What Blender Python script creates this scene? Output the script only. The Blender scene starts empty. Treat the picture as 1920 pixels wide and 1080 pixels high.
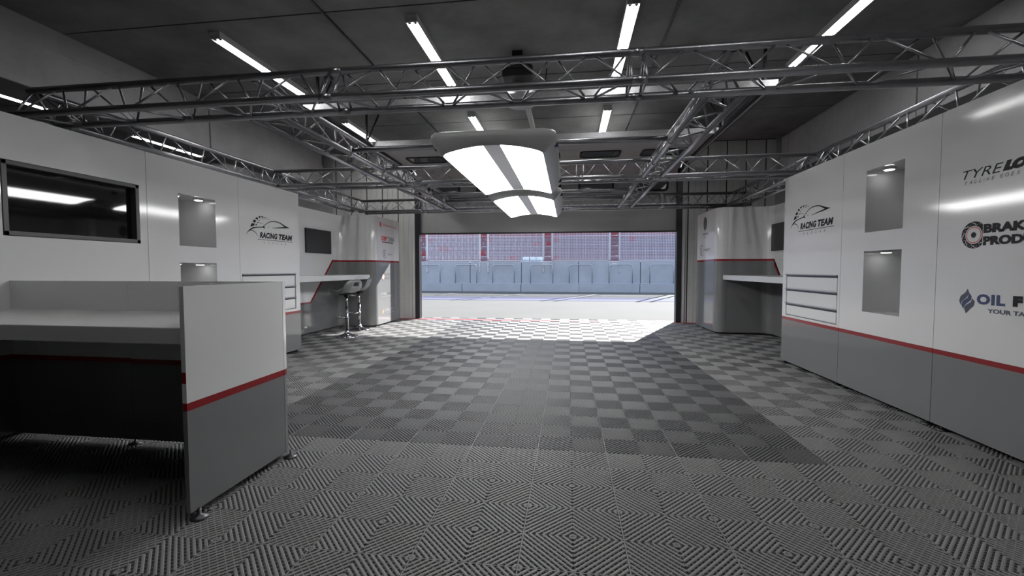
import bpy, bmesh, math, random
from mathutils import Vector, Matrix
random.seed(4)
sc = bpy.context.scene
COL = sc.collection
PI = math.pi

# ------------------------------------------------------------------ materials
def new_mat(name):
    m = bpy.data.materials.new(name); m.use_nodes = True
    return m, m.node_tree, m.node_tree.nodes['Principled BSDF']

def mat(name, col, rough=0.5, metal=0.0, spec=0.5, noise=None, bump=None, coat=0.0):
    """noise=(scale, amount) varies the colour, bump=(scale, strength)"""
    m, nt, b = new_mat(name)
    b.inputs['Base Color'].default_value = (*col, 1)
    b.inputs['Roughness'].default_value = rough
    b.inputs['Metallic'].default_value = metal
    b.inputs['Specular IOR Level'].default_value = spec
    b.inputs['Coat Weight'].default_value = coat
    b.inputs['Coat Roughness'].default_value = 0.08
    tc = nt.nodes.new('ShaderNodeTexCoord')
    if noise:
        n = nt.nodes.new('ShaderNodeTexNoise'); n.inputs['Scale'].default_value = noise[0]
        n.inputs['Detail'].default_value = 6; n.inputs['Roughness'].default_value = 0.65
        nt.links.new(tc.outputs['Object'], n.inputs['Vector'])
        r = nt.nodes.new('ShaderNodeMapRange')
        r.inputs['From Min'].default_value = 0.3; r.inputs['From Max'].default_value = 0.7
        r.inputs['To Min'].default_value = 1 - noise[1]; r.inputs['To Max'].default_value = 1 + noise[1]
        nt.links.new(n.outputs['Fac'], r.inputs['Value'])
        v = nt.nodes.new('ShaderNodeVectorMath'); v.operation = 'SCALE'
        v.inputs[0].default_value = col
        nt.links.new(r.outputs['Result'], v.inputs['Scale'])
        nt.links.new(v.outputs['Vector'], b.inputs['Base Color'])
    if bump:
        n2 = nt.nodes.new('ShaderNodeTexNoise'); n2.inputs['Scale'].default_value = bump[0]
        n2.inputs['Detail'].default_value = 4
        nt.links.new(tc.outputs['Object'], n2.inputs['Vector'])
        bp = nt.nodes.new('ShaderNodeBump'); bp.inputs['Strength'].default_value = bump[1]
        bp.inputs['Distance'].default_value = 0.01
        nt.links.new(n2.outputs['Fac'], bp.inputs['Height'])
        nt.links.new(bp.outputs['Normal'], b.inputs['Normal'])
    return m

def emit(name, strength, col=(1, 1, 1)):
    m, nt, b = new_mat(name)
    b.inputs['Base Color'].default_value = (0.8, 0.8, 0.8, 1)
    b.inputs['Emission Color'].default_value = (*col, 1)
    b.inputs['Emission Strength'].default_value = strength
    return m

M = {}
M['white'] = mat('white_gloss_laminate', (0.62, 0.62, 0.62), 0.09, spec=0.5)
M['grey'] = mat('grey_gloss_laminate', (0.165, 0.167, 0.168), 0.09, spec=0.5)
M['red'] = mat('red_gloss_stripe', (0.22, 0.010, 0.012), 0.12)
M['edge'] = mat('aluminium_edge', (0.42, 0.42, 0.43), 0.35, metal=0.6)
M['top'] = mat('white_worktop', (0.56, 0.56, 0.56), 0.2)
M['alu'] = mat('brushed_aluminium', (0.31, 0.31, 0.325), 0.33, metal=0.95, noise=(9, 0.10))
M['steel'] = mat('galvanised_steel', (0.55, 0.55, 0.56), 0.4, metal=0.8, noise=(30, 0.15))
M['footmetal'] = mat('foot_metal', (0.09, 0.09, 0.095), 0.35, metal=0.9)
M['chrome'] = mat('chrome', (0.42, 0.42, 0.44), 0.16, metal=1.0)
M['darkmetal'] = mat('dark_metal', (0.035, 0.035, 0.04), 0.35, metal=0.5)
M['black'] = mat('black_plastic', (0.012, 0.012, 0.013), 0.4)
M['screen'] = mat('black_screen_glass', (0.006, 0.006, 0.007), 0.035, spec=0.6)
M['offscreen'] = mat('matte_black_display', (0.014, 0.014, 0.015), 0.35)
M['tvframe'] = mat('dark_grey_frame', (0.055, 0.055, 0.056), 0.35, metal=0.3)
M['concrete'] = mat('ceiling_concrete', (0.20, 0.20, 0.20), 0.85, noise=(1.1, 0.35), bump=(9, 0.25))
M['beamconc'] = mat('beam_concrete', (0.38, 0.38, 0.383), 0.85, noise=(2.2, 0.14), bump=(14, 0.2))
M['groove'] = mat('joint_shadow_filler', (0.012, 0.012, 0.012), 0.9)
M['siding'] = mat('grey_sandwich_panel', (0.55, 0.55, 0.54), 0.55, noise=(3, 0.05))
M['jamb'] = mat('white_track_strip', (0.62, 0.62, 0.62), 0.4)
M['doorpanel'] = mat('door_panel_grey', (0.34, 0.34, 0.335), 0.5, noise=(2, 0.03))
M['rubber'] = mat('black_rubber', (0.012, 0.012, 0.013), 0.6)
M['glass'] = mat('acrylic_pane', (0.10, 0.11, 0.12), 0.08, spec=0.8)
M['diff'] = emit('lightbox_diffuser', 20.0)
M['tube'] = emit('fluorescent_tube', 34.0)
M['spot'] = emit('niche_spot', 9.0)
M['fixture'] = mat('lamp_housing', (0.6, 0.6, 0.6), 0.4)
M['lbshell'] = mat('lightbox_shell', (0.45, 0.45, 0.45), 0.38)
M['lbside'] = mat('lightbox_side', (0.42, 0.43, 0.45), 0.35)
M['clipblue'] = mat('dark_blue_clip', (0.01, 0.015, 0.06), 0.4)
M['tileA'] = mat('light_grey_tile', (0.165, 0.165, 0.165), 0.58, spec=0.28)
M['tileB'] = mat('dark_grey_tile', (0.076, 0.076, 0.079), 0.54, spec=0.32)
M['sub'] = mat('floor_subbase', (0.012, 0.012, 0.012), 0.8)
M['redline'] = mat('red_threshold_paint', (0.45, 0.02, 0.03), 0.6)
M['ink'] = mat('black_print', (0.008, 0.008, 0.009), 0.5, spec=0.2)
M['inkgrey'] = mat('grey_print', (0.10, 0.10, 0.10), 0.5, spec=0.2)
M['inkfaint'] = mat('pale_grey_print', (0.33, 0.33, 0.33), 0.5, spec=0.2)
M['inkred'] = mat('red_print', (0.55, 0.03, 0.02), 0.45)
M['inkblue'] = mat('navy_print', (0.02, 0.035, 0.11), 0.45)
M['inkslate'] = mat('slate_print', (0.045, 0.055, 0.075), 0.45)
M['inkorange'] = mat('orange_print', (0.55, 0.30, 0.14), 0.45)
M['asphalt'] = mat('pale_pit_concrete', (0.118, 0.119, 0.116), 0.9, spec=0.05, noise=(0.6, 0.04))
M['blueline'] = mat('pale_blue_paint', (0.104, 0.106, 0.155), 0.9, spec=0.05)
M['greyline'] = mat('grey_joint', (0.13, 0.13, 0.125), 0.8)
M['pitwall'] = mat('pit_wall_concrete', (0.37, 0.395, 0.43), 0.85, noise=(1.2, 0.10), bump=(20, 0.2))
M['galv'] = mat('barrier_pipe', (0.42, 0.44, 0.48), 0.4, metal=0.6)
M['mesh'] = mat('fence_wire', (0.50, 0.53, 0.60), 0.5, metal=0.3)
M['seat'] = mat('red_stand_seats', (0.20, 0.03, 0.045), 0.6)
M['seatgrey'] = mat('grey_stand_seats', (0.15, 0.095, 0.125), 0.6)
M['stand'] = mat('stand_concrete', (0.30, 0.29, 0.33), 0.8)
M['palebox'] = mat('pale_blue_board', (0.55, 0.68, 0.80), 0.5)
M['stoolseat'] = mat('grey_stool_shell', (0.17, 0.175, 0.175), 0.3)

# ------------------------------------------------------------------ mesh helpers
class MB:
    def __init__(self): self.bm = bmesh.new()
    def quad(self, pts, mi=0, smooth=False):
        vs = [self.bm.verts.new(p) for p in pts]
        f = self.bm.faces.new(vs); f.material_index = mi; f.smooth = smooth
        return f
    def box(self, x0, y0, z0, x1, y1, z1, mi=0, bevel=0.0):
        if x0 > x1: x0, x1 = x1, x0
        if y0 > y1: y0, y1 = y1, y0
        if z0 > z1: z0, z1 = z1, z0
        v = [self.bm.verts.new(p) for p in ((x0,y0,z0),(x1,y0,z0),(x1,y1,z0),(x0,y1,z0),(x0,y0,z1),(x1,y0,z1),(x1,y1,z1),(x0,y1,z1))]
        fs = [self.bm.faces.new([v[i] for i in q]) for q in ((0,3,2,1),(4,5,6,7),(0,1,5,4),(1,2,6,5),(2,3,7,6),(3,0,4,7))]
        for f in fs: f.material_index = mi
        if bevel > 0:
            es = list({e for f in fs for e in f.edges})
            bmesh.ops.bevel(self.bm, geom=es, offset=bevel, segments=2, profile=0.5, affect='EDGES', material=mi)
        return self
    def tube(self, pts, r, seg=10, mi=0, caps=True, closed=False):
        pts = [Vector(p) for p in pts]; n = len(pts); rings = []
        up = Vector((0, 0, 1))
        for i, p in enumerate(pts):
            a = pts[(i-1) % n] if (i > 0 or closed) else p
            b = pts[(i+1) % n] if (i < n-1 or closed) else p
            d = (b - a).normalized()
            u = d.cross(up)
            if u.length < 0.05: u = d.cross(Vector((1, 0, 0)))
            u.normalize(); w = u.cross(d).normalized()
            rr = r[i] if isinstance(r, (list, tuple)) else r
            rings.append([self.bm.verts.new(p + (u*math.cos(2*PI*k/seg) + w*math.sin(2*PI*k/seg))*rr) for k in range(seg)])
        m = n if closed else n-1
        for i in range(m):
            A, B = rings[i], rings[(i+1) % n]
            for k in range(seg):
                f = self.bm.faces.new((A[k], A[(k+1) % seg], B[(k+1) % seg], B[k])); f.smooth = True; f.material_index = mi
        if caps and not closed:
            f = self.bm.faces.new(rings[0][::-1]); f.material_index = mi
            f = self.bm.faces.new(rings[-1]); f.material_index = mi
        return self
    def lathe(self, cx, cy, prof, seg=24, mi=0):
        rings = []
        for r, z in prof:
            rings.append([self.bm.verts.new((cx + r*math.cos(2*PI*k/seg), cy + r*math.sin(2*PI*k/seg), z)) for k in range(seg)])
        for A, B in zip(rings, rings[1:]):
            for k in range(seg):
                f = self.bm.faces.new((A[k], A[(k+1) % seg], B[(k+1) % seg], B[k])); f.smooth = True; f.material_index = mi
        for R in (rings[0][::-1], rings[-1]):
            f = self.bm.faces.new(R); f.material_index = mi
        return self
    def prism(self, poly, d, mi=0):
        """poly: list of 3-D points, extruded by vector d"""
        d = Vector(d); a = [self.bm.verts.new(p) for p in poly]; b = [self.bm.verts.new(Vector(p) + d) for p in poly]
        n = len(a)
        for f in (self.bm.faces.new(a), self.bm.faces.new(b[::-1])): f.material_index = mi
        for i in range(n):
            f = self.bm.faces.new((a[i], b[i], b[(i+1) % n], a[(i+1) % n])); f.material_index = mi
        return self
    def build(self, name, mats, parent=None, recalc=True):
        if recalc: bmesh.ops.recalc_face_normals(self.bm, faces=self.bm.faces[:])
        off = Vector((0, 0, 0)); p = parent
        while p: off += p.location; p = p.parent
        if off.length > 0: bmesh.ops.translate(self.bm, verts=self.bm.verts[:], vec=-off)
        me = bpy.data.meshes.new(name); self.bm.to_mesh(me); self.bm.free()
        for m in (mats if isinstance(mats, (list, tuple)) else [mats]): me.materials.append(m)
        o = bpy.data.objects.new(name, me); COL.objects.link(o)
        if parent: o.parent = parent
        return o

def thing(name, label, cat, loc=(0, 0, 0), group=None):
    o = bpy.data.objects.new(name, None); COL.objects.link(o); o.location = loc
    o.empty_display_size = 0.2
    o['label'] = label; o['category'] = cat
    if group: o['group'] = group
    return o
def tag(o, label, cat, group=None):
    o['label'] = label; o['category'] = cat
    if group: o['group'] = group
    return o
def struct(name, mb, mats, parent=None):
    o = mb.build(name, mats, parent)
    if not parent: o['kind'] = 'structure'
    return o
def children(o): return [c for c in COL.objects if c.parent == o]
KIDS = {}
def copy_tree(o, parent=None, loc=None):
    c = o.copy(); COL.objects.link(c); c.parent = parent
    if loc is not None: c.location = loc
    for ch in children(o): copy_tree(ch, c)
    return c

# ------------------------------------------------------------------ key distances (metres)
XR, XL = 2.857, -4.058        # front faces of the right and left wall units
YD = 10.5                     # plane of the door wall
ZC = 4.19                     # ceiling
OX0, OX1 = -3.72, 2.49        # door opening
ZDOOR = 2.163                 # lower edge of the raised door
WHITE, RED, GREY, EDGE = 0, 1, 2, 3
PM = [M['white'], M['red'], M['grey'], M['edge']]

# ------------------------------------------------------------------ floor: interlocking ribbed tiles (real ribs)
def floor_mesh():
    TX, TY = 0.468, 0.4795
    X0, Y0 = -0.207, 1.98 - TY/2           # a tile corner
    verts = []; faces = []; mids = []
    def bar(ax, ay, bx, by, w, z0, z1, mi, ch=0.30):
        dx, dy = bx-ax, by-ay; L = math.hypot(dx, dy)
        if L < 0.012: return
        nx, ny = -dy/L*w/2, dx/L*w/2
        i = len(verts); c = 1-ch*1.0
        zc = z1 - w*0.16
        prof = ((-1, z0), (-1, zc), (-c*0.7, z1), (c*0.7, z1), (1, zc), (1, z0))
        for (px, py) in ((ax, ay), (bx, by)):
            for s, z in prof: verts.append((px+nx*s, py+ny*s, z))
        for k in range(5):
            faces.append((i+k, i+k+1, i+6+k+1, i+6+k)); mids.append(mi)
        faces.append((i, i+5, i+4, i+3, i+2, i+1)); mids.append(mi)
        faces.append((i+6, i+7, i+8, i+9, i+10, i+11)); mids.append(mi)
    def clip(u0, v0, u1, v1, c, W, H):
        """segment of u+v=c inside [0,W]x[0,H]"""
        ua = max(0, c-H); ub = min(W, c)
        return (ua, c-ua, ub, c-ub) if ub > ua else None
    nr = 15
    ix0, ix1 = -12, 9; iy0, iy1 = -3, 19
    for ix in range(ix0, ix1):
        for iy in range(iy0, iy1):
            x = X0 + ix*TX; y = Y0 + iy*TY
            if y > 10.42: continue
            for sx in (0, 1):
                for sy in (0, 1):
                    # quadrant; its far corner (tile centre) is the ring centre
                    cx, cy = x + TX/2, y + TY/2
                    dirx = -1 if sx == 0 else 1; diry = -1 if sy == 0 else 1
                    qy = cy + diry*TY/4; qx = cx + dirx*TX/4
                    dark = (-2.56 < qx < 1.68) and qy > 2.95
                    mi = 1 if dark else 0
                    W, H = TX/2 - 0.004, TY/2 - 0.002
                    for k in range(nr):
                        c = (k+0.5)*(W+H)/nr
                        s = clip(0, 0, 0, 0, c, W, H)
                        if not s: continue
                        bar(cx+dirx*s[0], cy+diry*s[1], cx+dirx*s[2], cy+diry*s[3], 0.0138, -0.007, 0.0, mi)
                    if y < 5.2:
                        for k in range(-5, 6):
                            # lower cross ribs, u - v = c
                            c = k*0.040
                            ua = max(0, c); ub = min(W, H + c)
                            if ub > ua:
                                bar(cx+dirx*ua, cy+diry*(ua-c), cx+dirx*ub, cy+diry*(ub-c), 0.0042, -0.006, -0.0018, mi)
            # tile rim
            for (ax, ay, bx, by) in ((x, y, x, y+TY), (x, y, x+TX, y)):
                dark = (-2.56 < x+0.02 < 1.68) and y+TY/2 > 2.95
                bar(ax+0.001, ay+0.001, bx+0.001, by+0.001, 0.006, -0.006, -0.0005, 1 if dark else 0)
    me = bpy.data.meshes.new('floor'); me.from_pydata(verts, [], faces)
    me.materials.append(M['tileA']); me.materials.append(M['tileB'])
    me.polygons.foreach_set('material_index', mids)
    me.update()
    return me
fl = bpy.data.objects.new('floor', floor_mesh()); COL.objects.link(fl); fl['kind'] = 'structure'
b = MB(); b.box(-11.5, -3.2, -0.10, 5.6, 10.42, -0.0050)
sub = b.build('subfloor', M['sub']); sub['kind'] = 'structure'; sub.name = 'floor_base'
b = MB(); b.box(-4.3, 10.36, -0.02, 3.2, 10.47, 0.004)
struct('trim_1', b, M['redline'])

# ------------------------------------------------------------------ ground outside
b = MB(); b.box(-40, 10.42, -0.12, 40, 60, -0.012)
g = b.build('ground', M['asphalt']); g['kind'] = 'structure'
b = MB()
b.box(-22, 17.3, -0.013, 24, 19.4, -0.004, 0)
b.box(-22, 20.68, -0.013, 24, 20.78, -0.006, 1)
for k in range(7):
    x = -17 + k*5.6
    b.prism([(x, 20.8, -0.006), (x+0.12, 20.8, -0.006), (x+3.5, 23.7, -0.006), (x+3.38, 23.7, -0.006)], (0, 0, -0.006), 1)
o = b.build('road_markings', [M['blueline'], M['greyline']]); o['kind'] = 'structure'

# ------------------------------------------------------------------ room shell
GAP = 0.022
b = MB()
xs = [-11.5, -6.85, -2.80, 1.19, 5.6]
ys = [-3.2, -0.95, 0.95, 2.85, 4.73, 6.62, 8.52, 10.5]
for a, c in zip(xs, xs[1:]):
    for d, e in zip(ys, ys[1:]):
        b.box(a+GAP/2, d+GAP/2, ZC, c-GAP/2, e-GAP/2, ZC+0.12, 0)
b.box(-11.6, -3.3, ZC+0.08, 5.8, 10.7, ZC+0.2, 1)
struct('ceiling', b, [M['concrete'], M['groove']])
# a conduit along each long ceiling joint
for x in (-2.80, 1.19):
    b = MB(); b.tube([(x, -1.0, ZC-0.012), (x, 8.9, ZC-0.012)], 0.014, 8)
    o = b.build('cable_conduit', M['darkmetal'])
    tag(o, 'thin dark conduit along the ceiling joint ' + ('over the shorter left light row' if x < 0 else 'beside the twin tube right of centre'), 'pipe', 'conduits along the ceiling joints')
# concrete beams (left with open bay behind, right closing the bay)
def beam(n, x_in, x_out, s):
    b = MB(); ends = [-3.2, 0.1, 3.45, 6.92, 10.44]
    for a, c in zip(ends, ends[1:]):
        b.box(x_in, a+0.012, 3.385, x_out, c-0.012, 3.93, 0, 0.012)
        b.box(x_in + 0.018*s, a+0.012, 3.93, x_out - 0.018*s, c-0.012, ZC-0.001, 0)
    b.box(x_in+0.04*s, -3.2, 3.40, x_out-0.04*s, 10.44, ZC-0.002, 1)
    return struct(n, b, [M['beamconc'], M['groove']])
beam('trim_2', -6.27, -6.85, -1)
b = MB()
for a, c in zip([-3.2, 0.1, 3.1, 6.65, 10.13], [0.1, 3.1, 6.65, 10.13, 10.44]):
    b.box(4.70, a+0.012, 3.33, 5.3, c-0.012, ZC-0.001, 0, 0.01)
b.box(4.74, -3.2, 3.35, 5.25, 10.44, ZC-0.002, 1)
struct('trim_3', b, [M['beamconc'], M['groove']])
b = MB(); b.box(5.3, -3.2, -0.1, 5.45, 10.7, ZC+0.15); struct('wall_right', b, M['beamconc'])
b = MB(); b.box(-11.6, -3.2, -0.1, -11.45, 10.7, ZC+0.15); struct('wall_left', b, M['beamconc'])
b = MB(); b.box(-11.5, -3.3, -0.1, 5.4, -3.2, ZC+0.15); struct('wall_back', b, M['concrete'])
# the front wall: vertical sandwich panels, three ribs each
b = MB()
P = 0.417
def siding(x0, x1, z0, z1, anchor):
    k0 = math.floor((x0-anchor)/P); x = anchor + k0*P
    while x < x1:
        for j in range(3):
            a = max(x0, x + 0.011 + j*(P-0.022)/3); c = min(x1, x + 0.011 + (j+1)*(P-0.022)/3 - 0.004)
            if c - a > 0.01: b.box(a, YD, z0, c, YD+0.05, z1, 0, 0.002)
        x += P
    b.box(x0, YD+0.012, z0, x1, YD+0.12, z1 + (0.09 if z1 > 4 else 0), 1)
siding(-6.05, OX0-0.185, 0.0, ZC-0.01, -3.874)
siding(OX1+0.185, 4.62, 0.0, ZC-0.01, 2.752)
siding(OX0-0.185, OX1+0.185, 3.78, ZC-0.01, -3.874)
b.box(-11.5, YD+0.0, -0.05, -6.05, YD+0.2, ZC+0.1, 2)
b.box(4.62, YD+0.0, -0.05, 5.4, YD+0.2, ZC+0.1, 2)
struct('wall_front', b, [M['siding'], M['groove'], M['beamconc']])

# ------------------------------------------------------------------ sectional door
door = bpy.data.objects.new('door_1', None); COL.objects.link(door); door.location = (-0.615, YD+0.05, 0); door['kind'] = 'structure'
yv = YD + 0.06                      # inner face of the hanging part
def wrect(mb, cx, w, h, place, mi, r=0.06, d=0.012, hole=None):
    pts = []
    for (sx, sy, a0) in ((1, 1, 0), (-1, 1, 90), (-1, -1, 180), (1, -1, 270)):
        for k in range(5):
            a = math.radians(a0 + 22.5*k)
            pts.append((cx + sx*(w/2-r) + r*math.cos(a), sy*(h/2-r) + r*math.sin(a)))
    n0, n1 = place((0, 0)), None
    mb.prism([place(p) for p in pts], place.normal*d, mi)
class Plane:
    def __init__(s, o, u, v, n): s.o, s.u, s.v, s.normal = Vector(o), Vector(u), Vector(v), Vector(n)
    def __call__(s, p): return s.o + s.u*p[0] + s.v*p[1]
def ring(mb, cx, w, h, pl, t, d, mi, r=0.06):
    """rounded rectangular frame"""
    def loop(w, h, r):
        out = []
        for (sx, sy, a0) in ((1, 1, 0), (-1, 1, 90), (-1, -1, 180), (1, -1, 270)):
            for k in range(5):
                a = math.radians(a0 + 22.5*k)
                out.append((cx + sx*(w/2-r) + r*math.cos(a), sy*(h/2-r) + r*math.sin(a)))
        return out
    A, B = loop(w, h, r), loop(w-2*t, h-2*t, max(0.01, r-t*0.6))
    n = len(A)
    va = [mb.bm.verts.new(pl(p)) for p in A]; vb = [mb.bm.verts.new(pl(p)) for p in B]
    vc = [mb.bm.verts.new(pl(p) + pl.normal*d) for p in A]; vd = [mb.bm.verts.new(pl(p) + pl.normal*d) for p in B]
    for i in range(n):
        j = (i+1) % n
        for q in ((vc[i], vc[j], vd[j], vd[i]), (va[i], va[j], vc[j], vc[i]), (vb[i], vd[i], vd[j], vb[j]), (va[i], vb[i], vb[j], va[j])):
            f = mb.bm.faces.new(q); f.material_index = mi
# section boundaries along the track path
zc_h = 3.66
path = []                                              # (y, z) of the inner face, from the hanging edge inward
path += [(yv, ZDOOR), (yv, 2.80), (yv, 3.33)]
for k in range(1, 7):
    a = math.radians(15*k); R = 0.33
    path.append((yv - R + R*math.cos(a), 3.33 + R*math.sin(a)))
path += [(9.72, zc_h), (8.90, zc_h), (8.06, zc_h)]
def section(p0, p1):
    b = MB(); (y0, z0), (y1, z1) = p0, p1
    t = Vector((0, y1-y0, z1-z0)); n = Vector((0, t.z, -t.y)).normalized()   # outward
    q = [(OX0-0.05, y0, z0), (OX1+0.05, y0, z0), (OX1+0.05, y1, z1), (OX0-0.05, y1, z1)]
    b.prism(q, n*0.04); return b
idx = [(0, 1), (1, 2)] + [(i, i+1) for i in range(2, 8)] + [(8, 9), (9, 10), (10, 11)]
# hanging panels
b = MB(); b.box(OX0-0.05, yv, ZDOOR, OX1+0.05, yv+0.04, 2.795, 0, 0.003); b.build('door_panel', M['doorpanel'], door)
b = MB(); b.box(OX0-0.05, yv, 2.801, OX1+0.05, yv+0.04, 3.33, 0, 0.003); b.build('door_panel', M['doorpanel'], door)
b = MB()
for i in range(2, 8):
    (y0, z0), (y1, z1) = path[i], path[i+1]
    t = Vector((0, y1-y0, z1-z0)); n = Vector((0, t.z, -t.y)).normalized()
    if n.y < 0 and n.z < 0: n = -n
    b.prism([(OX0-0.05, y0, z0), (OX1+0.05, y0, z0), (OX1+0.05, y1, z1), (OX0-0.05, y1, z1)], n*0.04)
b.build('door_panel', M['doorpanel'], door)
for (a, c) in ((9.722, yv-0.33), (8.898, 9.718), (8.08, 8.894)):
    b = MB(); b.box(OX0-0.05, a, zc_h, OX1+0.05, c, zc_h+0.04, 0, 0.003); b.build('door_panel', M['doorpanel'], door)
b = MB(); b.box(OX0-0.05, yv-0.01, ZDOOR-0.03, OX1+0.05, yv+0.05, ZDOOR, 0); b.build('door_seal', M['rubber'], door)
b = MB(); b.box(OX0-0.10, 8.02, zc_h-0.03, OX1+0.10, 8.08, zc_h+0.07, 0, 0.004); b.build('door_stiffener', M['steel'], door)
# windows in the hanging and in the lying section
plv = Plane((0, yv, 3.235), (1, 0, 0), (0, 0, 1), (0, -1, 0))
plh = Plane((0, 9.26, zc_h), (1, 0, 0), (0, 1, 0), (0, 0, -1))
for k in range(5):
    cx = -3.11 + 1.25*k
    for pl, h in ((plv, 0.30), (plh, 0.52)):
        b = MB(); ring(b, cx, 0.84, h, pl, 0.045, 0.018, 0, 0.09); w = b.build('window_frame', M['rubber'], door)
        b = MB(); wrect(b, cx, 0.76, h-0.08, pl, 0, 0.06, 0.006); b.build('pane', M['glass'] if pl is plh else M['glass'], w)
b = MB(); wrect(b, 1.95, 0.20, 0.05, Plane((0, yv, 2.73), (1, 0, 0), (0, 0, 1), (0, -1, 0)), 0, 0.022, 0.02); b.build('door_handle', M['black'], door)
# tracks: vertical, curved, horizontal
for s, x0 in ((-1, OX0-0.06), (1, OX1+0.06)):
    b = MB()
    b.box(x0-0.055*s, YD-0.06, 0, x0+0.060*s, YD+0.10, 3.60, 0)
    b.build('track', M['darkmetal'], door)
    b = MB(); pts = [(x0+0.02*s, YD-0.03, 3.3)] + [(x0+0.02*s, YD-0.03-0.33+0.33*math.cos(math.radians(a)), 3.33+0.30*math.sin(math.radians(a))) for a in range(0, 91, 15)] + [(x0+0.02*s, 6.1, 3.64)]
    b.tube(pts, 0.035, 6)
    b.build('track', M['darkmetal'], door)
    b = MB(); b.box(x0+0.060*s, YD-0.035, 0, x0+0.128*s, YD+0.10, 3.79, 0, 0.003); b.build('jamb_strip', M['jamb'], door)
    b = MB(); b.box(x0+0.07*s, 6.15, 3.60, x0+0.085*s, 10.2, 3.69, 0)
    b.box(x0+0.03*s, 6.15, 3.60, x0+0.085*s, 10.2, 3.61, 0); b.build('track_angle', M['steel'], door)
    for yy in (7.85, 6.25):
        b = MB(); b.box(x0+0.02*s, yy-0.02, 3.62, x0+0.05*s, yy+0.02, ZC, 0)
        b.tube([(x0+0.035*s, yy, 3.66), (x0+0.035*s - 0.22*s, yy+0.05, ZC-0.01)], 0.016, 6); b.build('hanger', M['darkmetal'], door)
b = MB(); b.box(-3.95, 6.07, 3.585, 2.68, 6.12, 3.71, 0, 0.004); b.build('track_tie', M['steel'], door)
# opener
op = thing('door_opener', 'black door opener motor with grey drum hanging from the ceiling above the light boxes', 'door opener', (-0.70, 5.95, 3.85))
b = MB(); b.box(-0.77, 5.86, 4.06, -0.63, 6.02, ZC); b.build('hanger', M['black'], op)
b = MB(); b.lathe(-0.70, 6.0, [(0.20, 3.94), (0.21, 3.98), (0.20, 4.03), (0.13, 4.07)], 24); b.build('cover', M['black'], op)
b = MB(); b.box(-0.91, 5.82, 3.84, -0.49, 6.14, 3.97, 0, 0.015); b.build('motor_housing', M['black'], op)
b = MB(); b.lathe(-0.70, 6.30, [(0.20, 3.63), (0.215, 3.66), (0.215, 3.86), (0.20, 3.90)], 28); b.build('drum', M['steel'], op)
b = MB(); b.tube([(-0.47, 6.20, 3.66), (-0.35, 6.25, 3.86), (-0.32, 6.25, 4.10)], 0.008, 6); b.build('cable', M['darkmetal'], op)
b = MB(); b.box(-0.70, 6.1, 3.80, -0.62, 10.35, 3.86, 0, 0.004); b.build('rail', M['fixture'], op)

# ------------------------------------------------------------------ lamps
tube_proto = None
def tube_light(x, y0, label, group):
    global tube_proto
    if tube_proto is None:
        t = thing('tube_light', label, 'ceiling light', (x, y0, ZC), group)
        L = 1.83
        b = MB(); b.box(x-0.070, y0, ZC-0.035, x+0.070, y0+L, ZC)
        for sx in (-1, 1): b.box(x+sx*0.066, y0, ZC-0.080, x+sx*0.073, y0+L, ZC-0.035)  # side flanges added to block sideways tube light from the ceiling
        b.build('housing', M['fixture'], t)
        for s in (-1, 1):
            b = MB(); b.tube([(x+s*0.034, y0+0.06, ZC-0.062), (x+s*0.034, y0+L-0.06, ZC-0.062)], 0.022, 12); b.build('tube', M['tube'], t)
            for yy in (y0+0.025, y0+L-0.06):
                b = MB(); b.tube([(x+s*0.034, yy, ZC-0.062), (x+s*0.034, yy+0.035, ZC-0.062)], 0.024, 12); b.build('cap', M['darkmetal'], t)
        for yy in (y0+0.004, y0+L-0.020):
            b = MB(); b.box(x-0.070, yy, ZC-0.088, x+0.070, yy+0.016, ZC-0.002, 0, 0.006); b.build('end_cap', M['steel'], t)
        tube_proto = t; return t
    c = copy_tree(tube_proto, None, (x, y0, ZC)); c['label'] = label; c['group'] = group
    return c
G = 'twin tube ceiling lights'
tube_light(-4.36, 4.92, 'twin tube ceiling light just inside the concrete beam, nearer of its row', G)
tube_light(-4.36, 8.02, 'twin tube ceiling light just inside the concrete beam, farther of its row', G)
tube_light(-1.82, 4.89, 'twin tube ceiling light left of the door opener motor, crossing the first truss', G)
tube_light(-1.82, 8.00, 'twin tube ceiling light whose far end disappears behind the first light box', G)
tube_light(0.68, 4.87, 'twin tube ceiling light right of the door opener, cut by the top of the picture', G)
tube_light(0.68, 8.00, 'far twin tube ceiling light right of the light boxes above the raised door', G)
tube_light(3.13, 4.90, 'twin tube ceiling light over the right wall units, the rightmost of all', G)
tube_light(-9.30, 5.06, 'twin tube light in the neighbouring bay seen under the beam, at the left picture edge', G)
tube_light(-9.30, 8.18, 'twin tube light in the neighbouring bay seen through the left side truss', G)

for x in (-1.82, 0.68, 3.13):  # row added overhead, out of view, to brighten the desk front and wall
    tube_light(x, 0.45, 'unseen twin tube ceiling light added overhead to brighten the desk and left wall', G)

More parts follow.
